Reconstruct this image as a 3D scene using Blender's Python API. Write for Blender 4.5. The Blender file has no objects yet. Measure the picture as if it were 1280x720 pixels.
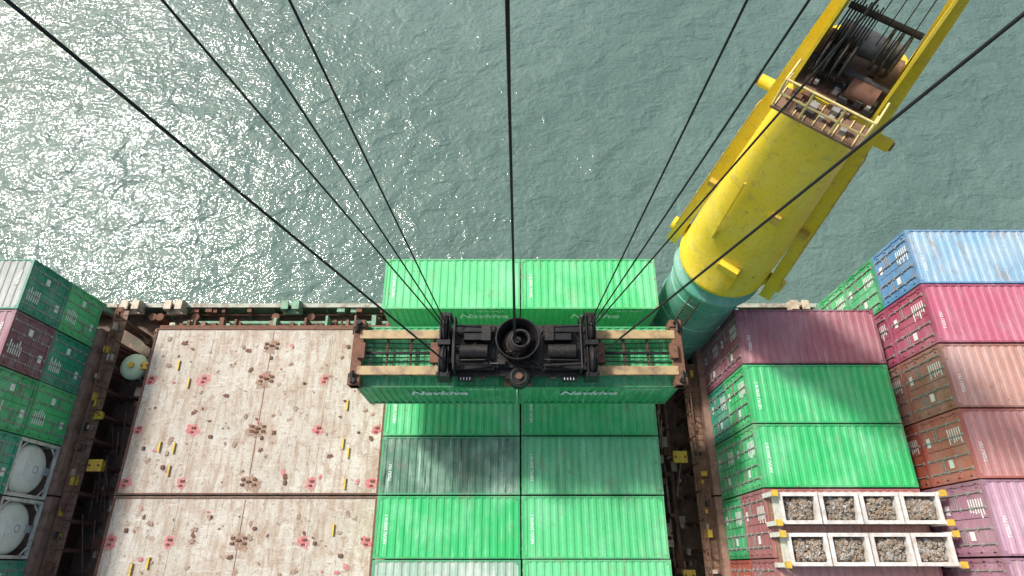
import bpy, math, random
from mathutils import Vector, Matrix
random.seed(7)
S=bpy.context.scene
COL=S.collection

# ---------------------------------------------------------------- builder
class B:
    def __init__(s): s.v=[];s.f=[];s.m=[];s.sm=[]
    def add(s,vs,fs,mi=0,sm=False,M=None):
        o=len(s.v)
        for p in vs:
            p=Vector(p)
            if M is not None: p=M@p
            s.v.append(tuple(p))
        for f in fs:
            s.f.append([o+i for i in f]); s.m.append(mi); s.sm.append(sm)
    def box(s,x0,x1,y0,y1,z0,z1,mi=0,M=None):
        vs=[(x0,y0,z0),(x1,y0,z0),(x1,y1,z0),(x0,y1,z0),(x0,y0,z1),(x1,y0,z1),(x1,y1,z1),(x0,y1,z1)]
        s.add(vs,[(0,3,2,1),(4,5,6,7),(0,1,5,4),(1,2,6,5),(2,3,7,6),(3,0,4,7)],mi,False,M)
    def cbox(s,c,d,mi=0,M=None):
        s.box(c[0]-d[0]/2,c[0]+d[0]/2,c[1]-d[1]/2,c[1]+d[1]/2,c[2]-d[2]/2,c[2]+d[2]/2,mi,M)
    def beam(s,p0,p1,w,h,mi=0,w1=None,h1=None,M=None,up=(0,0,1)):
        p0=Vector(p0);p1=Vector(p1);d=(p1-p0).normalized();up=Vector(up)
        if abs(d.dot(up))>.99: up=Vector((0,1,0))
        a=d.cross(up).normalized();b=a.cross(d)
        w1=w if w1 is None else w1;h1=h if h1 is None else h1
        vs=[]
        for p,ww,hh in((p0,w,h),(p1,w1,h1)):
            for i,j in((-1,-1),(1,-1),(1,1),(-1,1)): vs.append(p+a*i*ww/2+b*j*hh/2)
        s.add(vs,[(3,2,1,0),(4,5,6,7),(0,1,5,4),(1,2,6,5),(2,3,7,6),(3,0,4,7)],mi,False,M)
    def cyl(s,p0,p1,r,seg=16,mi=0,r1=None,caps=True,M=None,sm=True):
        p0=Vector(p0);p1=Vector(p1);d=(p1-p0).normalized()
        up=Vector((0,0,1)) if abs(d.z)<.99 else Vector((0,1,0))
        a=d.cross(up).normalized();b=a.cross(d);r1=r if r1 is None else r1
        vs=[]
        for p,rr in((p0,r),(p1,r1)):
            for i in range(seg):
                t=2*math.pi*i/seg;vs.append(p+a*math.cos(t)*rr+b*math.sin(t)*rr)
        s.add(vs,[(i,(i+1)%seg,seg+(i+1)%seg,seg+i) for i in range(seg)],mi,sm,M)
        if caps:
            s.add(vs[:seg],[tuple(range(seg))[::-1]],mi,False,M)
            s.add(vs[seg:],[tuple(range(seg))],mi,False,M)
    def lathe(s,prof,axis0,axisd,seg=32,mi=0,M=None,sm=True):
        o=Vector(axis0);d=Vector(axisd).normalized()
        up=Vector((0,0,1)) if abs(d.z)<.99 else Vector((0,1,0))
        a=d.cross(up).normalized();b=a.cross(d);vs=[]
        for r,h in prof:
            for i in range(seg):
                t=2*math.pi*i/seg;vs.append(o+d*h+a*math.cos(t)*r+b*math.sin(t)*r)
        fs=[]
        for k in range(len(prof)-1):
            for i in range(seg):
                fs.append((k*seg+i,k*seg+(i+1)%seg,(k+1)*seg+(i+1)%seg,(k+1)*seg+i))
        s.add(vs,fs,mi,sm,M)
    def torus(s,c,axis,R,r,seg=32,rs=8,mi=0,M=None):
        prof=[(R+r*math.cos(2*math.pi*k/rs),r*math.sin(2*math.pi*k/rs)) for k in range(rs+1)]
        s.lathe(prof,c,axis,seg,mi,M)
    def path(s,pts,r,seg=6,mi=0,M=None):
        for a,b in zip(pts[:-1],pts[1:]): s.cyl(a,b,r,seg,mi,M=M)
    def mesh(s,name,mats):
        me=bpy.data.meshes.new(name);me.from_pydata(s.v,[],s.f)
        for m in mats: me.materials.append(m)
        me.polygons.foreach_set('material_index',s.m)
        me.polygons.foreach_set('use_smooth',s.sm)
        me.update();return me
    def obj(s,name,mats,bevel=0,parent=None,loc=None):
        o=bpy.data.objects.new(name,s.mesh(name,mats));COL.objects.link(o)
        if bevel:
            md=o.modifiers.new('bev','BEVEL');md.width=bevel;md.segments=2;md.limit_method='ANGLE';md.angle_limit=math.radians(50)
        if parent:o.parent=parent
        if loc:o.location=loc
        return o

_tc={}
def text_geo(t,size,shear=0,off=.02):
    k=(t,size,shear)
    if k in _tc: return _tc[k]
    c=bpy.data.curves.new('t','FONT');c.body=t;c.size=size;c.shear=shear;c.resolution_u=3
    c.offset=size*off
    o=bpy.data.objects.new('t',c);COL.objects.link(o)
    dg=bpy.context.evaluated_depsgraph_get();dg.update()
    me=o.evaluated_get(dg).to_mesh()
    r=([tuple(v.co) for v in me.vertices],[tuple(p.vertices) for p in me.polygons])
    o.evaluated_get(dg).to_mesh_clear()
    bpy.data.objects.remove(o);bpy.data.curves.remove(c)
    _tc[k]=r;return r

# ---------------------------------------------------------------- materials
def mat(name):
    m=bpy.data.materials.new(name);m.use_nodes=True;nt=m.node_tree
    return m,nt,nt.nodes['Principled BSDF']
def N(nt,t,**k):
    n=nt.nodes.new(t)
    for a,b in k.items(): setattr(n,a,b)
    return n
def pos(nt,scale=(1,1,1)):
    g=N(nt,'ShaderNodeNewGeometry')
    mp=N(nt,'ShaderNodeMapping');mp.inputs['Scale'].default_value=scale
    nt.links.new(g.outputs['Position'],mp.inputs['Vector']);return mp.outputs[0]
def noise(nt,vec,scale,detail=4,rough=.55,dist=0):
    n=N(nt,'ShaderNodeTexNoise');n.inputs['Scale'].default_value=scale;n.inputs['Detail'].default_value=detail
    n.inputs['Roughness'].default_value=rough;n.inputs['Distortion'].default_value=dist
    nt.links.new(vec,n.inputs['Vector']);return n.outputs['Fac']
def ramp(nt,fac,a,b,lo=0,hi=1):
    r=N(nt,'ShaderNodeMapRange');r.inputs['From Min'].default_value=a;r.inputs['From Max'].default_value=b
    r.inputs['To Min'].default_value=lo;r.inputs['To Max'].default_value=hi;r.interpolation_type='SMOOTHSTEP'
    nt.links.new(fac,r.inputs['Value']);return r.outputs[0]
def mix(nt,fac,a,b,mode='MIX'):
    m=N(nt,'ShaderNodeMix');m.data_type='RGBA';m.blend_type=mode
    def setc(i,v):
        if isinstance(v,(tuple,list)): m.inputs[i].default_value=(*v,1) if len(v)==3 else v
        elif isinstance(v,(int,float)): m.inputs[i].default_value=v
        else: nt.links.new(v,m.inputs[i])
    setc(0,fac);setc(6,a);setc(7,b)
    return m.outputs[2]
def mul(nt,a,b):
    m=N(nt,'ShaderNodeMath',operation='MULTIPLY')
    for i,v in enumerate((a,b)):
        if isinstance(v,(int,float)): m.inputs[i].default_value=v
        else: nt.links.new(v,m.inputs[i])
    return m.outputs[0]
def bump(nt,bs,h,strength=.3,dist=.02):
    b=N(nt,'ShaderNodeBump');b.inputs['Strength'].default_value=strength;b.inputs['Distance'].default_value=dist
    nt.links.new(h,b.inputs['Height']);nt.links.new(b.outputs[0],bs.inputs['Normal']);return b

RUST=(.18,.08,.04)
def paint(name,c,fade=.35,rust=.5,dark=.35,rough=.55,chalk=None,spec=.3):
    m,nt,bs=mat(name)
    chalk=chalk or tuple(min(.8,x*.6+.3) for x in c)
    oi=N(nt,'ShaderNodeObjectInfo')
    v=pos(nt)
    r=ramp(nt,oi.outputs['Random'],0,1,.84,1.08)
    hsv=N(nt,'ShaderNodeHueSaturation');hsv.inputs['Color'].default_value=(*c,1);nt.links.new(r,hsv.inputs['Value'])
    nt.links.new(ramp(nt,oi.outputs['Random'],0,1,1.03,.86),hsv.inputs['Saturation'])
    col=hsv.outputs[0]
    big=noise(nt,v,.55,5,.6)
    col=mix(nt,mul(nt,ramp(nt,big,.40,.72),fade*1.1),col,chalk)
    sv=pos(nt,(3.2,.35,.5))
    sc=noise(nt,sv,1.6,6,.65)
    col=mix(nt,mul(nt,ramp(nt,sc,.51,.70),fade*1.4),col,chalk)
    sc2=noise(nt,pos(nt,(5,.6,.8)),1.1,5,.6,.3)
    col=mix(nt,mul(nt,ramp(nt,sc2,.54,.74),dark),col,tuple(x*.4 for x in c))
    fine=noise(nt,v,9,6,.7)
    col=mix(nt,mul(nt,ramp(nt,fine,.45,.7),.24),col,tuple(x*.55 for x in c))
    dst=noise(nt,pos(nt,(1,.5,1)),2.1,8,.75,.4)
    col=mix(nt,mul(nt,ramp(nt,dst,.52,.66),rust*.6),col,(.30,.23,.17))
    ru=noise(nt,v,2.6,8,.74)
    col=mix(nt,mul(nt,ramp(nt,ru,.61,.68),rust),col,RUST)
    nt.links.new(col,bs.inputs['Base Color'])
    bs.inputs['Roughness'].default_value=rough;bs.inputs['Specular IOR Level'].default_value=spec
    bump(nt,bs,noise(nt,v,2.2,6,.6),.3,.035)
    return m
def flat(name,c,rough=.6,var=.3,metal=0,scale=6,c2=None,spec=.5):
    m,nt,bs=mat(name);v=pos(nt)
    n=noise(nt,v,scale,6,.65)
    col=mix(nt,mul(nt,ramp(nt,n,.4,.7),var),c,c2 or tuple(x*.3 for x in c))
    nt.links.new(col,bs.inputs['Base Color']);bs.inputs['Roughness'].default_value=rough;bs.inputs['Metallic'].default_value=metal
    bs.inputs['Specular IOR Level'].default_value=spec
    bump(nt,bs,noise(nt,v,scale*3,4),.2,.01)
    return m

GREEN=(.055,.56,.18)
CH=(.28,.68,.40)
P=paint
paints={
 'green':(P('green_paint',GREEN,fade=.38,rust=.4,dark=.25,chalk=CH),P('green_frame',tuple(x*.8 for x in GREEN),rust=.8),None),
 'green2':(P('green2_paint',(.07,.47,.185),fade=.5,rust=.5,chalk=CH),P('green2_frame',(.04,.36,.13),rust=.8),None),
 'worn':(P('worn_paint',(.08,.20,.13),fade=.75,rust=.7,dark=1.0,chalk=(.32,.50,.38)),P('worn_frame',(.05,.32,.14),rust=.9),None),
 'pale':(P('pale_paint',(.38,.55,.43),fade=.7,rust=.5,dark=.5,chalk=(.62,.67,.59)),P('pale_frame',(.1,.4,.2),rust=.9),None),
 'teal':(P('teal_paint',(.045,.38,.24),fade=.35,rust=.5),P('teal_frame',(.04,.3,.19),rust=.8),None),
 'tealgrey':(P('teal2_paint',(.05,.36,.23),fade=.35,rust=.5),P('teal2_frame',(.04,.28,.18),rust=.8),P('grey_roof',(.38,.41,.37),fade=.5,rust=.7)),
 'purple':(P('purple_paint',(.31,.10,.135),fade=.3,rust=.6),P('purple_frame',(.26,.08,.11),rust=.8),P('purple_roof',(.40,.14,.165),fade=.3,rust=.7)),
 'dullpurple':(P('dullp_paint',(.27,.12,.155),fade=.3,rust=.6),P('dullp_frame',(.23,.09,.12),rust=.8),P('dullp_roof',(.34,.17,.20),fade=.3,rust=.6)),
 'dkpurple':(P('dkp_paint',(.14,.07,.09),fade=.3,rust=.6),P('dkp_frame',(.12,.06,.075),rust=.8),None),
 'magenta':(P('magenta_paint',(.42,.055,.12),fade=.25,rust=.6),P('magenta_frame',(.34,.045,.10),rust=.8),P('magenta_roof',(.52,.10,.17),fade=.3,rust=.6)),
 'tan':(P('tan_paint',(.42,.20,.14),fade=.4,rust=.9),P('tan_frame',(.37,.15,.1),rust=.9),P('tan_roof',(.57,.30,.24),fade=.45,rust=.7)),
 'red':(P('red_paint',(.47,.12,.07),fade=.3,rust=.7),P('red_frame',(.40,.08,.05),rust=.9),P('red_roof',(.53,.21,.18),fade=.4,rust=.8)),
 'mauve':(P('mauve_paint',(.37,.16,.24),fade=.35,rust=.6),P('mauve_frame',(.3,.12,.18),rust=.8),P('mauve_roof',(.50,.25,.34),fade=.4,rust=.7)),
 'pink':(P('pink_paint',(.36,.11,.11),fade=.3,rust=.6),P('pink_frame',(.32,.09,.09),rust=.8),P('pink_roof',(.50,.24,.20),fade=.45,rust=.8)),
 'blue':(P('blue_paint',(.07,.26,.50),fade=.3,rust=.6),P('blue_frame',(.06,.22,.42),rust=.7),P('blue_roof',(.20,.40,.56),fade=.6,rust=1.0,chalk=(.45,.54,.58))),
}
STEEL=flat('galvanised_steel',(.42,.41,.38),.5,.5,.3)
WHITE=flat('white_lettering',(.82,.84,.80),.6,.2)
BLACK=flat('black_paint',(.009,.009,.011),.5,.5,c2=(.035,.03,.028),scale=4,spec=.3)
BLACK2=flat('black_grease',(.014,.013,.012),.4,.6,c2=(.06,.048,.036),scale=9,spec=.4)
ROPE=flat('wire_rope',(.02,.022,.022),.6,.3,spec=.3)
BROWN=flat('weathered_brown_steel',(.25,.15,.10),.7,.85,c2=(.11,.055,.035),scale=3)
YEL=flat('safety_yellow',(.72,.48,.05),.55,.6,c2=(.3,.17,.06),scale=5)
RUSTM=flat('rust',(.19,.09,.055),.85,.8,c2=(.09,.045,.03),scale=5)
DARK=flat('dark_steel',(.06,.055,.05),.7,.5)
GREENP=flat('deck_green',(.17,.37,.24),.6,.7,c2=(.16,.11,.07),scale=2.5)
CREAM=flat('cream_paint',(.55,.48,.37),.6,.7,c2=(.26,.16,.10),scale=3)

# ---------------------------------------------------------------- container
L,W,H=6.058,2.438,2.585
def zig(x0,x1,n,d):
    out=[];p=(x1-x0)/n
    for i in range(n):
        a=x0+i*p
        out+=[(a,0),(a+p*.36,0),(a+p*.5,d),(a+p*.86,d)]
    out.append((x1,0));return out
def container_mesh(key,text=None,tx=2.6,seed=0):
    b=B();pw=.13
    for y0,y1 in((0,pw),(W-pw,W)):
        for x0,x1 in((0,pw),(L-pw,L)): b.box(x0,x1,y0,y1,.1,H-.1,1)
        b.box(pw,L-pw,(y0 if y0==0 else W-.07),(.07 if y0==0 else W),H-.105,H-.006,1)
        b.box(pw,L-pw,(y0 if y0==0 else W-.1),(.1 if y0==0 else W),.01,.16,1)
    for x0,x1 in((0,.10),(L-.10,L)):
        b.box(x0,x1,pw,W-pw,H-.13,H-.006,1);b.box(x0,x1,pw,W-pw,.01,.16,1)
    for x in(0,L):
        for y in(0,W):
            for z in(0,H):
                sx=1 if x==0 else -1;sy=1 if y==0 else -1;sz=1 if z==0 else -1
                xs=sorted((x-.004*sx,x+.178*sx));ys=sorted((y-.004*sy,y+.162*sy));zs=sorted((z-(.002*sz if z==0 else 0),z+.118*sz))
                b.box(*xs,*ys,*zs,4)
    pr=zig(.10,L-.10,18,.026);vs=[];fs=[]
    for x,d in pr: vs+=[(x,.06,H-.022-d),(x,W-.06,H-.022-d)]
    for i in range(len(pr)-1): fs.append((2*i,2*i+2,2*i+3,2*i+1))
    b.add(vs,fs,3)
    pr=zig(pw,L-pw,21,.045)
    for side in(0,1):
        vs=[];fs=[]
        for x,d in pr:
            y=.012+d if side==0 else W-.012-d
            vs+=[(x,y,.15),(x,y,H-.1)]
        for i in range(len(pr)-1):
            q=(2*i,2*i+2,2*i+3,2*i+1);fs.append(q if side==0 else q[::-1])
        b.add(vs,fs,0)
    pr=zig(pw,W-pw,8,.045);vs=[];fs=[]
    for y,d in pr: vs+=[(L-.015-d,y,.15),(L-.015-d,y,H-.12)]
    for i in range(len(pr)-1): fs.append((2*i,2*i+2,2*i+3,2*i+1))
    b.add(vs,fs,0)
    b.box(.1,L-.1,.07,W-.07,.1,.14,2)
    b.box(.035,.08,pw,W/2-.012,.165,H-.135,0);b.box(.035,.08,W/2+.012,W-pw,.165,H-.135,0)
    b.box(.06,.10,W/2-.012,W/2+.012,.16,H-.13,5)
    for z in(.62,1.1,1.58,2.02):
        b.box(.022,.035,pw+.06,W/2-.06,z-.05,z+.05,0);b.box(.022,.035,W/2+.06,W-pw-.06,z-.05,z+.05,0)
    for y in(.38,.88,W-.88,W-.38):
        b.cyl((-.002,y,.1),(-.002,y,H-.08),.024,8,2)
        for z in(.14,.6,1.15,1.75,H-.14): b.box(-.02,.034,y-.06,y+.06,z-.035,z+.035,2)
    for y in(.63,W-.63): 
        b.box(-.02,.0,y-.27,y+.27,1.0,1.035,2);b.box(-.02,.0,y-.27,y+.2,.88,.91,2)
    for z in(.35,.95,1.6,2.25):
        b.box(.0,.04,pw-.04,pw+.10,z-.06,z+.06,1);b.box(.0,.04,W-pw-.10,W-pw+.04,z-.06,z+.06,1)
    rr=random.Random(len(key)*31+seed)
    for i in range(6):
        z=2.28-i*.13;b.box(.014,.0185,1.55-.28*rr.random()-.1,1.55+.3,z-.03,z+.03,6)
    b.box(.014,.0185,.5,.8,1.25,1.5,6)
    b.box(.014,.0185,1.4,1.75,.3,.52,6)
    M=Matrix.Translation((.50,.55,H-.018))@Matrix.Rotation(math.pi/2,4,'Z')
    v,f=text_geo('NKVU 204518 7' if seed==0 else 'TGSU 731',.17);b.add(v,f,6,M=M)
    if text:
        v,f=text_geo(text,.70,.25,.035)
        b.add(v,f,6,M=Matrix.Translation((tx,.006,1.45))@Matrix.Rotation(math.pi/2,4,'X'))
        b.add(v,f,6,M=Matrix.Translation((L-tx,W-.006,1.45))@Matrix.Rotation(math.pi,4,'Z')@Matrix.Rotation(math.pi/2,4,'X'))
        v,f=text_geo('NKVU 204518',.2)
        b.add(v,f,6,M=Matrix.Translation((L-1.9,.006,2.18))@Matrix.Rotation(math.pi/2,4,'X'))
    pa=paints[key]
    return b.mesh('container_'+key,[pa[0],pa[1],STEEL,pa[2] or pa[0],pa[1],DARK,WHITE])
MESH={}
def put(key,x,y,z,flip=False,text=None,tx=2.6):
    k=(key,text,tx)
    if k not in MESH: MESH[k]=container_mesh(key,text,tx,0 if key.startswith('green') else 1)
    o=bpy.data.objects.new('shipping_container',MESH[k]);COL.objects.link(o)
    if flip: o.rotation_euler=(0,0,math.pi);o.location=(x+L,y+W,z)
    else:o.location=(x,y,z)
    j=random.uniform(-.012,.012);o.location.x+=j*2;o.location.y+=j
    return o
def RY(i): return 10.36-2.5*i
def TZ(t): return .03+2.6*t

TXT='Navkiva'
put('green',-5.70,RY(0),TZ(0),text=TXT,tx=3.3);put('green',-5.70,RY(0),TZ(1),text=TXT,tx=3.3)
put('green',.42,RY(0),TZ(0),text=TXT,tx=2.2);put('green',.42,RY(0),TZ(1),text=TXT,tx=2.2)
for i,(a,c) in enumerate([('green','green'),('green','green'),('worn','green2'),('green','green'),('pale','green'),('green2','green'),('green','worn')]):
    put(a,-5.70,RY(i+1),TZ(0));put(c,.42,RY(i+1),TZ(0))
for i,(lo,hi) in enumerate([('purple','purple'),('teal','green'),('green2','green'),('green2','pink'),('red','pink'),('green','tan')]):
    put(lo,9.74,RY(i+1),TZ(0));put(hi,9.74,RY(i+1),TZ(1))
for i,(a,b_,c) in enumerate([('green','green2','blue'),('green2','magenta','magenta'),('green','tan','tan'),('teal','red','red'),('green','mauve','mauve'),('red','purple','mauve'),('tan','green','red')]):
    put(a,16.3,RY(i),TZ(0));put(b_,16.3,RY(i),TZ(1));put(c,16.3,RY(i),TZ(2)+.04)
    put(random.choice(['green','blue','red']),22.7,RY(i),TZ(0));put(random.choice(['green','tan','teal']),22.7,RY(i),TZ(1));put(random.choice(['blue','magenta','tan']),22.7,RY(i),TZ(2))
for i,(lo,hi) in enumerate([('green','tealgrey'),('teal','dullpurple'),('green','green2'),(None,'teal'),(None,'dkpurple'),('teal','green'),('green','red')]):
    if lo: put(lo,-27.75,RY(i),TZ(0),True)
    put(hi,-27.75,RY(i),TZ(1),True)
    put(random.choice(['green','teal','red']),-34.2,RY(i),TZ(0),True);put(random.choice(['green','purple','tealgrey']),-34.2,RY(i),TZ(1),True)
HZ=7.5-H
put('green2',-5.88,6.2,HZ,text=TXT,tx=1.9);put('green2',.26,6.2,HZ,text=TXT,tx=1.6)

# ---------------------------------------------------------------- tank containers
TWHITE=flat('tank_white',(.84,.84,.80),.45,.3,c2=(.50,.44,.36),scale=2)
TFR=flat('tank_frame',(.66,.64,.58),.6,.6,c2=(.25,.16,.1),scale=3)
TGREY=flat('tank_grey',(.36,.38,.38),.5,.4)
def tank(x,y,z):
    b=B()
    for yy in(.07,W-.07):
        for zz in(.07,H-.07): b.beam((0,yy,zz),(L,yy,zz),.12,.12,1)
        for xx in(.07,L-.07): b.beam((xx,yy,.13),(xx,yy,H-.13),.139,.139,1,up=(0,1,0))
    for xx in(.07,L-.07):
        for zz in(.07,H-.07): b.beam((xx,.14,zz),(xx,W-.14,zz),.13,.13,1)
        for s1,s2 in((0,0),(0,1),(1,0),(1,1)):
            yc=.14 if s1==0 else W-.14;zc=.14 if s2==0 else H-.14
            b.beam((xx,yc+(.36 if s1==0 else -.36),zc),(xx,yc,zc+(.36 if s2==0 else -.36)),.06,.06,1)
    R=1.12;c=Vector((0,W/2,H/2))
    prof=[(.001,.22),(.45,.24),(.8,.33),(1.0,.46),(R,.66),(R,L-.36),(1.06,L-.25),(.9,L-.17),(.5,L-.10),(.001,L-.07)]
    b.lathe(prof,c,(1,0,0),40,0)
    for h in(1.2,2.4,3.6,4.8): b.torus(c+Vector((h,0,0)),(1,0,0),R,.035,40,6,2)
    e=L-.06
    b.torus(c+Vector((e-.02,0,-.2)),(1,0,0),.15,.02,24,6,2)
    b.box(e-.06,e+.015,W/2-.3,W/2+.3,H/2+.2,H/2+.45,3)
    b.box(e-.1,e+.04,W/2-.16,W/2+.16,.3,.55,2)
    b.box(1,5,W/2-.25,W/2+.25,H-.16,H-.12,2)
    b.cyl((3,W/2,H-.3),(3,W/2,H-.03),.28,20,2)
    b.obj('tank_container',[TWHITE,TFR,TGREY,WHITE],.008,loc=(x,y,z))
tank(-27.75,RY(3),TZ(0));tank(-27.75,RY(4),TZ(0))

# ---------------------------------------------------------------- water, hull, deck
m,nt,bs=mat('sea_water');v=pos(nt)
c=mix(nt,ramp(nt,noise(nt,v,.035,4,.6,.4),.35,.7),(.105,.168,.145),(.135,.205,.18))
c=mix(nt,mul(nt,ramp(nt,noise(nt,v,.5,6,.6),.5,.75),.3),c,(.17,.245,.22))
nt.links.new(c,bs.inputs['Base Color']);bs.inputs['Roughness'].default_value=.035;bs.inputs['IOR'].default_value=1.34
bs.inputs['Specular IOR Level'].default_value=.65
v1=pos(nt,(1,1.3,1))
n0=noise(nt,v1,.11,2,.5,.4);n1=noise(nt,v1,.45,3,.5,.6);n2=noise(nt,v1,2.3,2,.5,.5)
def chain(prev,h,d):
    b_=N(nt,'ShaderNodeBump');b_.inputs['Distance'].default_value=d;b_.inputs['Strength'].default_value=1
    nt.links.new(h,b_.inputs['Height'])
    if prev: nt.links.new(prev,b_.inputs['Normal'])
    return b_.outputs[0]
nn=chain(None,n0,.7);nn=chain(nn,n1,.34);nn=chain(nn,n2,.095)
nt.links.new(nn,bs.inputs['Normal'])
WATER=m
b=B();b.add([(-3000,-3000,-16),(3000,-3000,-16),(3000,3000,-16),(-3000,3000,-16)],[(0,1,2,3)]);b.obj('sea_water',[WATER])

m,nt,bs=mat('deck_paint');v=pos(nt)
c=mix(nt,ramp(nt,noise(nt,v,.9,7,.65),.42,.62),(.22,.14,.10),(.13,.11,.08))
c=mix(nt,mul(nt,ramp(nt,noise(nt,v,2.2,8,.7),.52,.64),.8),c,(.30,.22,.16))
c=mix(nt,mul(nt,ramp(nt,noise(nt,v,.5,5,.6),.55,.65),.6),c,(.12,.20,.13))
nt.links.new(c,bs.inputs['Base Color']);bs.inputs['Roughness'].default_value=.8
bump(nt,bs,noise(nt,v,6,6),.4,.03);DECK=m
HULL=flat('hull_paint',(.05,.16,.12),.5,.5,scale=.7)
DZ=-3.0
b=B()
b.add([(-70,-16,-17),(70,-16,-17),(70,13.6,-17),(-70,13.6,-17),(-70,-16,DZ-.02),(70,-16,DZ-.02),(70,13.6,DZ-.02),(-70,13.6,DZ-.02)],
 [(0,1,5,4),(1,2,6,5),(2,3,7,6),(3,0,4,7),(4,5,6,7)],0)
b.obj('ship_hull',[HULL])
b=B();b.add([(-69.9,-15.9,DZ),(69.9,-15.9,DZ),(69.9,13.55,DZ),(-69.9,13.55,DZ)],[(0,1,2,3)]);b.obj('ship_deck',[DECK])
b=B()
b.box(-69,69,13.42,13.50,DZ+.01,-1.86,0)
b.box(-69,69,13.34,13.58,-1.86,-1.78,1)
x=-60
while x<60:
    b.add([(x,12.95,DZ+.01),(x,13.42,DZ+.01),(x,13.42,-1.9),(x,13.36,-1.9),(x+.03,12.95,DZ+.01),(x+.03,13.42,DZ+.01),(x+.03,13.42,-1.9),(x+.03,13.36,-1.9)],
      [(0,3,2,1),(4,5,6,7),(0,4,7,3),(1,2,6,5),(2,3,7,6)],0)
    x+=1.5
b.box(-69,69,13.05,13.12,-2.35,-2.28,2)
rnd=random.Random(8)
for _ in range(60):
    x=rnd.uniform(-40,40);b.box(x,x+rnd.uniform(.08,.5),13.1,13.4,-2.2,-1.95+rnd.uniform(0,.1),rnd.choice([0,2,2]))
b.obj('ship_bulwark',[GREENP,flat('bulwark_cap',(.40,.43,.35),.6,.9,c2=(.18,.11,.07),scale=2.2),RUSTM])
def fairlead(x,m1):
    b=B()
    b.box(x-.5,x+.5,12.95,13.65,-2.0,-1.77,0)
    b.box(x-.5,x-.32,13.0,13.6,-1.77,-1.38,0);b.box(x+.32,x+.5,13.0,13.6,-1.77,-1.38,0)
    b.box(x-.5,x-.1,13.03,13.57,-1.38,-1.27,0);b.box(x+.1,x+.5,13.03,13.57,-1.38,-1.27,0)
    for q in(-.2,.2): b.cyl((x+q,13.3,-1.79),(x+q,13.3,-1.30),.10,12,1)
    for q in(-1.0,1.0):b.cyl((x+q,12.85,DZ),(x+q,12.85,-2.1),.16,14,1);b.cyl((x+q,12.85,-2.1),(x+q,12.85,-2.0),.22,14,1)
    b.obj('mooring_fairlead',[m1,RUSTM],.02)
fairlead(-21.2,CREAM);fairlead(-18.8,CREAM);fairlead(-12.3,GREENP);fairlead(16,CREAM)

# ---------------------------------------------------------------- hatch covers
m,nt,bs=mat('hatch_cover_paint');v=pos(nt)
c=mix(nt,ramp(nt,noise(nt,v,.35,5,.6),.35,.65),(.49,.46,.39),(.61,.58,.51))
c=mix(nt,mul(nt,ramp(nt,noise(nt,v,.7,7,.7,.3),.42,.62),.7),c,(.41,.33,.25))
c=mix(nt,mul(nt,ramp(nt,noise(nt,pos(nt,(2.6,.35,1)),1.2,8,.75),.47,.60),.8),c,(.37,.28,.20))
c=mix(nt,mul(nt,ramp(nt,noise(nt,pos(nt,(6,.5,1)),1.0,6,.7),.55,.66),.6),c,(.30,.20,.14))
c=mix(nt,mul(nt,ramp(nt,noise(nt,v,1.3,9,.8,.5),.54,.62),.65),c,(.32,.21,.14))
c=mix(nt,mul(nt,ramp(nt,noise(nt,v,3.4,9,.8),.55,.62),.85),c,(.23,.14,.09))
c=mix(nt,mul(nt,ramp(nt,noise(nt,v,11,7,.75),.56,.62),.75),c,(.20,.14,.10))
c=mix(nt,mul(nt,ramp(nt,noise(nt,v,22,4,.7),.58,.66),.7),c,(.18,.13,.09))
c=mix(nt,mul(nt,ramp(nt,noise(nt,pos(nt,(.5,3,1)),1.7,7,.7),.56,.68),.5),c,(.70,.68,.62))
nt.links.new(c,bs.inputs['Base Color']);bs.inputs['Roughness'].default_value=.7
bump(nt,bs,noise(nt,v,2.5,8,.7),.4,.03);HATCH=m
HATCH2=flat('hatch_red_oxide',(.34,.20,.15),.75,.9,c2=(.16,.09,.06),scale=2)
m,nt,bs=mat('faded_red_marks');v=pos(nt)
c=mix(nt,ramp(nt,noise(nt,v,6,7,.75),.42,.66),(.54,.14,.15),(.48,.34,.29))
nt.links.new(c,bs.inputs['Base Color']);bs.inputs['Roughness'].default_value=.8;PINK=m
m,nt,bs=mat('rust_stain');v=pos(nt)
c=mix(nt,ramp(nt,noise(nt,v,9,7,.8),.38,.62),(.24,.13,.08),(.42,.33,.25))
nt.links.new(c,bs.inputs['Base Color']);bs.inputs['Roughness'].default_value=.85;STAIN=m
def blob(b,x,y,r,z,mi,rnd,a=1):
    n=22;vs=[(x,y,z)]
    ph=[rnd.uniform(0,6) for _ in range(4)]
    for i in range(n):
        t=2*math.pi*i/n
        rr=r*(1+a*(.26*math.sin(2*t+ph[0])+.2*math.sin(5*t+ph[1])+.16*math.sin(9*t+ph[2])))
        vs.append((x+rr*math.cos(t),y+rr*math.sin(t),z))
    b.add(vs,[(0,1+i,1+(i+1)%n) for i in range(n)],mi)
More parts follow.
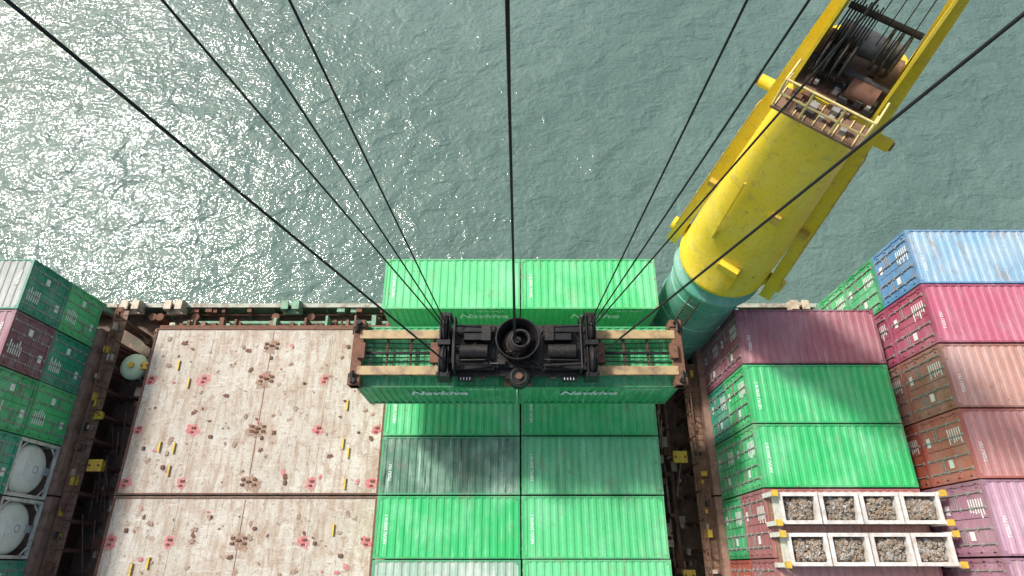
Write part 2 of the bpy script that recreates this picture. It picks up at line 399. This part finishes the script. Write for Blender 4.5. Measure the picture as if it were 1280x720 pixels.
def hatch(x0,x1,y0,y1,det=False):
    b=B();rnd=random.Random(int(x0*7+y0*3))
    b.box(x0,x1,y0,y1,-.75,0,0)
    b.box(x0+.25,x1-.25,y0+.02,y1-.2,DZ,-.76,4)
    b.box(x0-.03,x1+.03,y0+.01,y1+.03,-.86,-.76,4)
    if det:
        for yy in(y0+.05,y1-.05):
            b.box(x0+.02,x1-.02,yy-.03,yy+.03,0.001,.05,4)
        for xx in(x0+.06,x1-.06):
            b.box(xx-.04,xx+.04,y0+.1,y1-.1,0.001,.05,4)
        rows=[v for v in(8.7,6.2,3.7,1.15,-1.35,-3.85) if y0+.2<v<y1-.2]
        zz=.004
        for yy in rows:
            for xx in(x0+.35,x0+3.0,x1-3.2,x1-.35):
                blob(b,xx,yy-.08,rnd.uniform(.22,.32),zz,1,rnd,.5);zz+=.0006
                b.cbox((xx+.03,yy+.02,.03),(.18,.1,.05),4);b.cbox((xx-.02,yy-.18,.03),(.14,.08,.04),4)
        for yy in rows+[10.45]:
            if not y0<yy<y1: continue
            xx=(x0+x1)/2
            blob(b,xx+rnd.uniform(-.1,.2),yy-.1,rnd.uniform(.25,.4),zz,2,rnd);zz+=.0006
            for q in(-.28,.28):
                for w in(-.14,.10): b.cbox((xx+q,yy+w,.035),(.16,.10,.06),4)
            b.cbox((xx,yy,.05),(.22,.08,.07),4)
        for xx in(x0+1.6,x0+2.3,x1-1.9,x1-1.6):
            for yy in rows:
                if rnd.random()<.7:
                    yy2=yy+rnd.uniform(-1.4,1.4)
                    if y0+.4<yy2<y1-.4:
                        b.cbox((xx,yy2,.07),(.08,.5,.06),3);b.cbox((xx,yy2-.2,.02),(.06,.05,.04),3);b.cbox((xx,yy2+.2,.02),(.06,.05,.04),3)
        for _ in range(90):
            xx=rnd.uniform(x0+.5,x1-.5);yy=rnd.uniform(y0+.5,y1-.5)
            blob(b,xx,yy,rnd.uniform(.03,.13),zz,rnd.choice([2,2,4,1]),rnd);zz+=.0004
        for _ in range(14):
            xx=rnd.uniform(x0+.5,x1-.5);yy=rnd.uniform(y0+.5,y1-.5);b.cbox((xx,yy,.04),(rnd.uniform(.06,.2),rnd.uniform(.06,.2),.06),4)
        for k in(1,2,3):
            xx=x0+(x1-x0)*k/4;b.box(xx-.012,xx+.012,y0+.15,y1-.15,.001,.012,4 if k==2 else 0)
    b.obj('hatch_cover',[HATCH if det else HATCH2,PINK,STAIN,YEL,RUSTM],0)
ys=[(3.11,11.4),(-5.3,3.03),(-13.6,-5.38)]
for a,c_ in ys:
    hatch(-18.55,-6.25,a,c_,True)
    hatch(-6.15,6.85,a,c_);hatch(9.45,22.5,a,c_);hatch(22.6,35,a,c_);hatch(-34.5,-21.4,a,c_)
b=B()
for x in(-5.55,.1,.7,6.3,16.5,22.1,-21.9,-27.5,23,-28.4,-34):
    b.box(x-.14,x+.14,12.55,12.8,DZ,.02,0);b.box(x-.24,x+.24,12.4,12.83,-.2,.0,0)
b.obj('container_support_posts',[GREENP],.01)
b=B();rnd=random.Random(3)
b.box(-18.5,-6.3,11.44,11.62,-.35,-.12,1)
for i in range(44):
    x=-18.4+i*.27+rnd.uniform(-.1,.1);b.box(x,x+rnd.uniform(.08,.25),11.65,11.65+rnd.uniform(.2,.8),-1.6,-1.4+rnd.uniform(-.5,.9),rnd.choice([0,1,1,3]))
b.path([(-18.4,12.1,-1.6),(-6.3,12.1,-1.6)],.07,8,3);b.path([(-18.4,12.5,-2.1),(-6.3,12.5,-2.1)],.13,8,0)
b.obj('hatch_edge_piping',[GREENP,RUSTM,CREAM,BROWN])

# ---------------------------------------------------------------- cross-deck gaps
def gap(x0,x1,side):
    rnd=random.Random(int(x0*10))
    wx0,wx1=(x1-.75,x1-.05) if side>0 else (x0+.05,x0+.8)
    far=9.6 if side>0 else 12.6
    b=B()
    b.box(wx0,wx1,-13,far,-.55,-.5,0)
    ox=wx0 if side>0 else wx1
    y=-13
    while y<far:
        b.box(ox-.03,ox+.03,y-.03,y+.03,-.5,.5,1);b.box(wx0+.05,wx0+.2,y-.08,y+.08,DZ,-.55,1);b.box(wx1-.2,wx1-.05,y-.08,y+.08,DZ,-.55,1)
        for _ in range(2):
            q=rnd.uniform(wx0+.1,wx1-.35);yy=y+rnd.uniform(.2,.8);b.box(q,q+rnd.uniform(.1,.3),yy,yy+rnd.uniform(.1,.4),-.5,-.3+rnd.uniform(-.1,.2),rnd.choice([3,1,1,2,4]))
        y+=1.25
    for z in(0.0,.5): b.beam((ox,-13,z),(ox,far,z),.045,.045,1)
    y=-12.9
    while y<far: b.box(wx0+.02,wx1-.02,y,y+.05,-.5,-.48,0 if rnd.random()<.6 else 1);y+=.3
    b.obj('lashing_walkway',[BROWN,RUSTM,DARK,YEL,CREAM],0)
    b=B()
    px=(x0+.35,x0+.62,x0+.95,x0+1.25) if side>0 else (x1-.35,x1-.6,x1-.95,x1-1.3)
    for i,p in enumerate(px):
        b.cyl((p,-13,-2.4+.12*(i%2)),(p,9.4 if side>0 else 12.2,-2.4+.12*(i%2)),(.06,.09,.05,.12)[i],10,(0,1,2,0)[i])
        y=-12.5
        while y<9: b.cyl((p,y,-2.4+.12*(i%2)),(p,y+.1,-2.4+.12*(i%2)),(.1,.14,.09,.17)[i],10,1);y+=2.9+.3*i
    y=-12
    while y<9.4: b.box(min(px)-.15,max(px)+.15,y,y+.1,DZ,-2.56,1);y+=1.9
    for _ in range(90):
        xx=rnd.uniform(x0+.2,x1-1.0) if side>0 else rnd.uniform(x0+1,x1-.2);yy=rnd.uniform(-12,9.4 if side>0 else 12)
        s_=rnd.uniform(.08,.4);b.box(xx,xx+s_,yy,yy+s_*rnd.uniform(.5,2),DZ,DZ+rnd.uniform(.2,1.5),rnd.choice([0,1,1,2]))
    for _ in range(34):
        xx=rnd.uniform(x0+.5,x1-.9);yy=rnd.uniform(-11,6.5);b.cyl((xx,yy,-2.1),(xx+rnd.uniform(-.4,.4),yy+rnd.uniform(1.0,2.8),-1.4),.03,6,rnd.choice([0,1,2]))
    b.obj('deck_pipes',[BROWN,RUSTM,CREAM])
gap(6.9,9.5,1);gap(-21.4,-18.6,-1)
def ybox(x,y,z,s=.6):
    b=B();b.box(-s/2,s/2,-s*.4,s*.4,0,s*.5,0);b.box(-s*.55,s*.55,-s*.45,s*.45,s*.5,s*.57,0)
    b.box(-s*.15,s*.15,-s*.46,-s*.4,s*.2,s*.4,1);b.cyl((-s*.35,0,s*.57),(-s*.35,0,s*.75),.04,8,1);b.cyl((s*.35,0,s*.57),(s*.35,0,s*.75),.04,8,1)
    for q in(-s*.45,s*.45): b.box(q-.04,q+.04,-.05,.05,-z+DZ,0,1)
    b.obj('deck_junction_box',[YEL,RUSTM],.012,loc=(x,y,z))
ybox(-20.1,4.5,-.7,.62);ybox(-20.6,6.9,-.5,.42);ybox(8.15,4.9,-.7,.62);ybox(-18.95,9.5,-.6,.4);ybox(8.0,-.3,-.7,.5)
b=B();b.cyl((0,0,0),(0,0,1.5),.32,20,1);b.lathe([(.66,1.3),(.70,1.45),(.66,1.6),(.4,1.72),(.001,1.76)],(0,0,0),(0,0,1),32,0)
b.lathe([(.66,1.3),(.3,1.3)],(0,0,0),(0,0,1),32,0);b.cyl((0,0,1.74),(0,0,1.84),.16,14,2)
b.cyl((0,0,-.6),(0,0,0),.32,20,1)
b.obj('mushroom_vent',[flat('vent_green',(.52,.68,.42),.5,.4,c2=(.7,.72,.55)),GREENP,YEL],0,loc=(-19.8,9.6,DZ+.6))

# ---------------------------------------------------------------- lashing gear racks
BINW=flat('bin_white',(.74,.72,.67),.6,.5,c2=(.36,.28,.2),scale=4)
G1=flat('gear_steel',(.30,.27,.22),.7,.6,scale=12,c2=(.16,.11,.08));G2=flat('gear_rust',(.36,.27,.19),.8,.6,scale=12);G3=flat('gear_grey',(.46,.45,.41),.6,.5,scale=12)
def rack(x,y,z,seed):
    r=random.Random(seed);b=B();w=1.02
    b.box(-.02,6.1,-.04,w+.04,0,.12,3)
    for i in range(4):
        x0=.12+i*1.5;x1=x0+1.38
        b.box(x0,x1,0,.05,.12,.85,0);b.box(x0,x1,w-.05,w,.12,.85,0)
        b.box(x0,x0+.05,.05,w-.05,.12,.85,0);b.box(x1-.05,x1,.05,w-.05,.12,.85,0)
        b.box(x0-.03,x1+.03,-.04,.09,.85,.92,0);b.box(x0-.03,x1+.03,w-.09,w+.04,.85,.92,0)
        b.box(x0-.03,x0+.10,.09,w-.09,.85,.918,0);b.box(x1-.10,x1+.03,.09,w-.09,.85,.918,0)
        lvl=r.uniform(.38,.50)
        b.box(x0+.05,x1-.05,.05,w-.05,lvl-.1,lvl,4)
        px0=r.uniform(x0+.4,x1-.4);py0=r.uniform(.3,.7)
        for _ in range(170):
            px=r.uniform(x0+.16,x1-.16);py=r.uniform(.16,w-.16);pz=lvl+.05+.12*r.random()+.2*math.exp(-((px-px0)**2+(py-py0)**2)*5)
            M=Matrix.Translation((px,py,pz))@Matrix.Rotation(r.uniform(0,6.28),4,'Z')@Matrix.Rotation(r.uniform(-1,1),4,'X')@Matrix.Rotation(r.uniform(-1,1),4,'Y')
            s=r.uniform(.05,.12)
            b.cbox((0,0,0),(s*1.5,s,s*.6),r.choice([4,5,6,5]),M)
            b.cyl((0,0,-s*.8),(0,0,s*.8),s*.32,6,r.choice([4,5,6]),M=M)
    for xx in(-.1,6.12):
        for yy in(0,w): 
            b.box(xx-.07,xx+.07,yy-.08,yy+.08,0,1.0,0);b.box(xx-.1,xx+.1,yy-.11,yy+.11,1.0,1.12,2)
    b.obj('lashing_gear_rack',[BINW,STEEL,YEL,BROWN,G1,G2,G3],.0,loc=(x,y,z))
rack(9.8,1.5,TZ(2)+.01,1);rack(9.86,.10,TZ(2)+.01,2)

# ---------------------------------------------------------------- spreader
CX,CY,CZ=.21,7.42,7.5
SPB=flat('spreader_paint',(.44,.32,.16),.6,.95,c2=(.19,.12,.075),scale=2.2)
b=B()
for sy in(-.72,.70):
    b.box(-6.0,6.0,sy-.13,sy+.13,.22,.50,0)
    b.box(-6.0,6.0,sy-.17,sy+.17,.50,.525,0)
    for xx in(-5,-4,-3,3,4,5): b.box(xx-.03,xx+.03,sy-.16,sy+.16,.2,.515,1)
for sx in(-1,1):
    x=sx*6.06
    b.box(x-.16,x+.16,-1.28,1.28,.10,.46,0)
    b.box(x-.20,x+.20,-1.30,1.30,.46,.49,1)
    for sy in(-1,1):
        b.box(x-.22,x+.22,sy*1.14-.14,sy*1.14+.14,.02,.56,1)
        b.cyl((x,sy*1.14,.56),(x,sy*1.14,.72),.09,12,2)
        M=Matrix.Translation((x+sx*.22,sy*1.0,.35))@Matrix.Rotation(-sx*.55,4,'Y')
        b.box(-.04,.04,-.22,.22,-.1,.42,2,M)
    b.box(x-sx*.2-.14,x-sx*.2+.14,-.3,.3,.46,.72,1)
    b.beam((x-sx*.3,0,.36),(x-sx*3.2,0,.36),.10,.12,2)
    for k in range(3): b.box(x-sx*(1.1+.9*k)-.04,x-sx*(1.1+.9*k)+.04,-.6,.6,.2,.32,1)
for sy in(-1,1):
    b.box(-.5,.5,sy*1.05-.18,sy*1.05+.18,.03,.45,1)
b.box(-2.7,2.7,-.58,.58,.16,.55,2);b.box(-3.3,-2.7,-.4,.4,.2,.45,1);b.box(2.7,3.3,-.4,.4,.2,.45,1)
for k in range(5):
    yy=-.4+.2*k;b.cyl((-5.8,yy,.4),(-2.7,yy*.8,.42),.022,6,2);b.cyl((5.8,yy,.4),(2.7,yy*.8,.42),.022,6,2)
b.obj('container_spreader',[SPB,RUSTM,BLACK],.012,loc=(CX,CY,CZ))
# headblock
b=B()
b.box(-2.55,2.75,-1.02,.85,.56,.82,0)
b.box(-2.3,-.85,-.86,.86,.82,1.12,0);b.box(.95,2.5,-.86,.86,.82,1.12,0)
b.box(-.85,.95,-.75,.9,.82,.97,1)
for sx in(-1,1):
    cx=sx*2.68
    for q in(-.16,.16):
        b.box(cx+q-.025,cx+q+.025,-1.15,1.2,.55,1.45,0)
    for yy in(-.55,.62):
        b.cyl((cx-.09,yy,1.2),(cx+.09,yy,1.2),.5,28,1);b.cyl((cx-.22,yy,1.2),(cx+.22,yy,1.2),.10,12,2)
        b.torus((cx,yy,1.2),(1,0,0),.5,.06,28,6,0)
    b.box(cx-.24,cx+.24,-1.2,-1.04,.55,1.4,0);b.box(cx-.24,cx+.24,1.1,1.24,.55,1.4,0)
    b.box(cx-.23,cx+.23,-.06,.12,.6,1.55,0)
    pts=[(cx-sx*.40,-.95,.9),(cx-sx*.38,-.95,1.55),(cx-sx*.38,1.0,1.55),(cx-sx*.38,1.0,.9)]
    b.path(pts,.045,8,0)
    b.path([(sx*.95,-.75,1.2),(sx*2.35,-.75,1.45),(sx*2.35,.7,1.45),(sx*.95,.7,1.3)],.045,8,0)
    b.cyl((sx*1.1,-.25,1.3),(sx*2.1,-.25,1.3),.26,18,1);b.box(sx*1.6-.35,sx*1.6+.35,.15,.6,1.12,1.46,0)
    b.box(sx*1.15-.16,sx*1.15+.16,.1,.7,1.12,1.55,1)
    b.path([(sx*.9,.45,1.15),(sx*.9,.45,1.5),(sx*2.2,.45,1.5),(sx*2.2,.45,1.15)],.03,6,0)
    b.path([(sx*.9,-.5,1.15),(sx*1.2,-.58,1.35),(sx*2.2,-.58,1.3)],.035,6,1)
    for k in range(5): b.cyl((sx*(1.0+.25*k),-.6,1.13),(sx*(1.0+.25*k),.6,1.13),.022,6,1)
    b.box(sx*1.9-.28,sx*1.9+.28,-1.18,-1.02,.5,.78,0);b.box(sx*1.3-.12,sx*1.3+.12,-1.13,-1.02,.6,.78,1)
    for k in range(4): b.box(sx*1.9-.2+.11*k,sx*1.9-.17+.11*k,-1.16,-1.06,.78,.783,3)
prof=[(.52,.6),(.66,.75),(.76,1.4),(.80,1.6),(.76,1.62),(.70,1.4),(.6,.99),(.001,.97)]
b.lathe(prof,(0,.15,0),(0,0,1),36,0)
b.torus((0,.15,1.61),(0,0,1),.78,.03,36,8,0)
for k in range(9): b.torus((.02*k-.05,.15+.02*(k%3),1.02+.055*k),(0,0,1),.48-.02*k,.06,28,6,1)
for k in range(12):
    t=k*math.pi/6;b.cyl((.68*math.cos(t),.15+.68*math.sin(t),.75),(.80*math.cos(t),.15+.80*math.sin(t),1.61),.03,6,1)
b.cyl((0,.15,.95),(0,.15,1.45),.12,12,0)
b.cyl((.05,-1.1,.5),(.05,-1.1,1.0),.36,26,0);b.torus((.05,-1.1,1.0),(0,0,1),.28,.05,24,6,1);b.cyl((.05,-1.1,1.0),(.05,-1.1,1.08),.12,12,2)
b.box(-.45,.55,-1.12,-1.02,.55,.8,0)
b.box(-.75,-.45,-.7,-.5,.97,1.2,1);b.box(.6,.85,-.7,-.5,.97,1.15,0)
rnd=random.Random(9)
for k in range(26):
    x=rnd.uniform(-2.3,2.4);y=rnd.uniform(-.95,.7);b.path([(x,y,1.0),(x+rnd.uniform(-.3,.3),y+.1,1.3),(x+rnd.uniform(-.6,.6),y+rnd.uniform(-.3,.3),1.1)],.022,6,1)
b.obj('hoist_headblock',[BLACK,BLACK2,RUSTM,WHITE],.014,loc=(CX,CY,CZ))

# ---------------------------------------------------------------- hoist ropes
def rope(p0,p1,r,ext=1.93):
    p0=Vector(p0);p1=Vector(p1);e=p0+(p1-p0)*ext
    b=B();n=10;pts=[]
    for i in range(n+1):
        t=i/n;p=p0.lerp(e,t);p.z-=.12*math.sin(math.pi*t);pts.append(p)
    b.path(pts,r,8);b.obj('hoist_rope',[ROPE])
zt=30.1
YB=8.05
for xt,x0 in((-5.49,-2.56),(-4.44,-2.48),(-3.50,-2.38),(3.70,2.80),(4.67,2.90),(5.74,2.98)):
    rope((x0,YB,zt-21.0),(xt,8.15,zt-6.94),.024)
rope((-2.5,6.8,zt-21.0),(-7.3,7.5,zt-6.4),.034)
rope((2.95,6.8,zt-21.0),(7.42,7.33,zt-6.44),.034)
rope((.12,7.6,zt-21.1),(-.08,8.15,zt-6.94),.034)
rope((.06,7.7,zt-21.1),(-.05,8.12,zt-6.94),.016)

# ---------------------------------------------------------------- ship crane
CRX,CRY=8.70,11.6
M0=Matrix(((.8,-.6,0,CRX),(-.6,-.8,0,CRY),(0,0,1,0),(0,0,0,1)))
YP=paint('crane_yellow',(.90,.67,.025),fade=.22,rust=.6,dark=.22,chalk=(.88,.75,.22),rough=.5)
YP2=paint('crane_yellow_dull',(.62,.42,.06),fade=.2,rust=.8,dark=.5,chalk=(.6,.5,.2))
TP=paint('crane_teal',(.14,.44,.33),fade=.45,rust=.5,dark=.4)
b=B()
b.cyl((0,0,DZ),(0,0,6.7),1.62,48,0,M=M0);b.lathe([(1.62,6.5),(1.85,6.75),(1.85,7.05),(1.70,7.1),(1.70,7.6)],(0,0,0),(0,0,1),48,0,M=M0)
for k in range(4): b.torus((0,0,-1+2.2*k),(0,0,1),1.63,.04,40,6,0,M=M0)
for q in(-.22,.22): b.cyl((q,1.72,DZ),(q,1.72,6.4),.03,6,1,M=M0)
for k in range(30): b.cyl((-.22,1.72,DZ+.3+.3*k),(.22,1.72,DZ+.3+.3*k),.018,6,1,M=M0)
b.obj('crane_pedestal',[TP,RUSTM])

TOP=18.1
b=B()
def ring(z,hw,hd,p,n=48,du=0):
    out=[]
    for i in range(n):
        t=2*math.pi*i/n;c=math.cos(t);s_=math.sin(t)
        out.append((du+hw*math.copysign(abs(c)**(2/p),c),hd*math.copysign(abs(s_)**(2/p),s_),z))
    return out
secs=[(7.6,1.78,1.74,2),(7.75,1.86,1.82,2),(8.0,1.86,1.82,2),(8.05,1.80,1.76,2.1),(10.5,1.68,1.66,2.8),(13.5,1.44,1.5,4),(TOP,1.10,1.38,6)]
vs=[];fs=[];n=48
for s_ in secs: vs+=ring(*s_)
for k in range(len(secs)-1):
    for i in range(n): fs.append((k*n+i,k*n+(i+1)%n,(k+1)*n+(i+1)%n,(k+1)*n+i))
b.add(vs,fs,0,True,M0);b.add(ring(TOP,1.10,1.38,6),[tuple(range(n))],0,False,M0);b.add(ring(7.6,1.78,1.74,2),[tuple(range(n))[::-1]],0,False,M0)
b.cbox((.35,1.78,9.9),(.75,.25,.4),0,M0);b.cbox((.75,1.7,9.3),(.06,.12,1.4),0,M0);b.cbox((-.72,1.62,12.6),(.05,.08,3.4),0,M0)
b.cbox((.62,1.55,13.4),(.3,.12,.4),1,M0)
def GH(z): return 2.2-1.65*(z-7.2)/18.8
for sx in(-1,1):
    b.beam((sx*2.2,-.1,7.2),(sx*.55,-.1,26),.34,.75,0,w1=.22,h1=.45,M=M0,up=(0,1,0))
    b.beam((sx*2.2,.33,7.2),(sx*.55,.2,26),.46,.05,0,w1=.32,h1=.05,M=M0,up=(0,1,0))
    b.beam((sx*2.2,-.52,7.2),(sx*.55,-.4,26),.46,.05,0,w1=.32,h1=.05,M=M0,up=(0,1,0))
    b.cyl((sx*1.2,0,8.0),(sx*2.5,0,8.0),.28,20,0,M=M0)
    g=GH(16.6)
    b.cyl((sx*(g-.3),.1,16.6),(sx*(g+.58),.1,16.6),.18,20,0,M=M0);b.cyl((sx*(g+.58),.1,16.6),(sx*(g+.64),.1,16.6),.12,16,2,M=M0)
    b.cbox((sx*(GH(12)-.1),.42,12),(.4,.2,.25),1,M0)
    b.add([(sx*1.10,-1.1,TOP),(sx*1.10,1.35,TOP),(sx*.96,.55,TOP+3.2),(sx*.96,-.5,TOP+3.2),(sx*1.03,-1.1,TOP),(sx*1.03,1.35,TOP),(sx*.89,.55,TOP+3.2),(sx*.89,-.5,TOP+3.2)],
      [(0,1,2,3),(7,6,5,4),(1,5,6,2),(0,3,7,4),(3,2,6,7)],0,False,M0)
    for k in range(7):
        z=9+1.2*k;g=GH(z)+.2;b.cyl((sx*g,.3,z),(sx*(g+.02),.75,z+.1),.02,6,1,M=M0)
    b.cyl((sx*(GH(9)+.2),.75,9.1),(sx*(GH(16.2)+.2),.75,16.3),.022,6,1,M=M0)
for z,t in((22.0,.24),(25.6,.3)):
    b.beam((-.88,-.1,z),(.88,-.1,z),t,t,0,M=M0)
b.obj('ship_crane_column',[YP,YP2,RUSTM],0)
b=B()
YR=flat('railing_cream_yellow',(.78,.64,.26),.5,.4,c2=(.4,.28,.12))
T=TOP-16.5
def Z(z): return z+T
b.box(-1.15,1.15,1.42,2.2,Z(16.35),Z(16.43),1,M0);b.box(-1.0,1.0,-1.0,1.35,Z(16.52),Z(16.58),1,M0)
for k in range(9): b.box(-1.1+.26*k,-1.07+.26*k,1.42,2.19,Z(16.43),Z(16.46),0,M0)
for u in(-1.12,-.4,.4,1.12):
    b.cyl((u,2.15,Z(16.4)),(u,2.15,Z(17.3)),.03,6,0,M=M0)
for z in(16.85,17.3):
    b.path([(-1.12,1.4,Z(z)),(-1.12,2.15,Z(z)),(1.12,2.15,Z(z)),(1.12,1.4,Z(z))],.03,6,0,M=M0)
b.cyl((-.98,.9,Z(17.15)),(.98,.9,Z(17.15)),.09,12,2,M=M0)
for i,u in enumerate((-.75,-.56,-.37,-.18)):
    b.cyl((u-.03,.75,Z(17.3)),(u+.03,.75,Z(17.3)),.5,28,2,M=M0);b.torus((u,.75,Z(17.3)),(1,0,0),.48,.045,28,6,3,M=M0)
for i,u in enumerate((.3,.5,.7)):
    b.cyl((u-.03,.45,Z(17.7)),(u+.03,.45,Z(17.7)),.48,28,6,M=M0);b.torus((u,.45,Z(17.7)),(1,0,0),.46,.045,28,6,3,M=M0)
b.cyl((.15,1.0,Z(16.9)),(.85,1.0,Z(16.9)),.27,22,4,M=M0);b.cyl((-.9,-.1,Z(18.0)),(.9,-.1,Z(18.0)),.08,12,2,M=M0)
b.cyl((-.8,-.3,Z(17.1)),(.8,-.3,Z(17.1)),.32,22,6,M=M0)
for k in range(6):
    u=-.7+.28*k;b.cyl((u,.4,Z(17.7)),(u*.45,-.2,27),.013,6,3,M=M0)
rnd=random.Random(5)
for k in range(60):
    u=rnd.uniform(-.9,.9);v_=rnd.uniform(.1,2.0);z=Z(rnd.uniform(16.6,16.9)) if v_<1.3 else Z(16.5);s_=rnd.uniform(.08,.22);b.cbox((u,v_,z),(s_,s_,s_),rnd.choice([2,4,1,5,5,6]),M0)
for k in range(10):
    u=-.85+.07*k;b.cyl((u,1.2,Z(17.0+.02*(k%3))),(u+.03,.1,Z(18.3+.1*(k%2))),.02,6,3,M=M0)
b.obj('crane_winch_platform',[YR,BROWN,DARK,BLACK2,RUSTM,STEEL,STEEL],0)

# ---------------------------------------------------------------- light, world, camera
el=math.radians(46.5);az=(-.79,.613)
sd=Vector((az[0]*math.cos(el),az[1]*math.cos(el),math.sin(el))).normalized()
sun=bpy.data.lights.new('sun','SUN');sun.energy=3.7;sun.angle=math.radians(6);sun.color=(1,.975,.94)
so=bpy.data.objects.new('sun',sun);COL.objects.link(so);so.rotation_euler=sd.to_track_quat('Z','Y').to_euler()
w=bpy.data.worlds.new('World');S.world=w;w.use_nodes=True;nt=w.node_tree
sk=nt.nodes.new('ShaderNodeTexSky');sk.sky_type='NISHITA';sk.sun_disc=False;sk.sun_elevation=el
sk.sun_rotation=math.atan2(sd.x,sd.y);sk.dust_density=5;sk.air_density=1.3
bg=nt.nodes['Background'];nt.links.new(sk.outputs[0],bg.inputs['Color']);bg.inputs['Strength'].default_value=.15
S.view_settings.view_transform='Standard';S.view_settings.look='None';S.view_settings.exposure=0
cam=bpy.data.cameras.new('camera');cam.sensor_width=36;cam.lens=21.6;cam.clip_end=8000;cam.clip_start=.1
co=bpy.data.objects.new('camera',cam);COL.objects.link(co);co.location=(0,0,30.1);co.rotation_euler=(math.radians(24.5),0,0)
S.camera=co
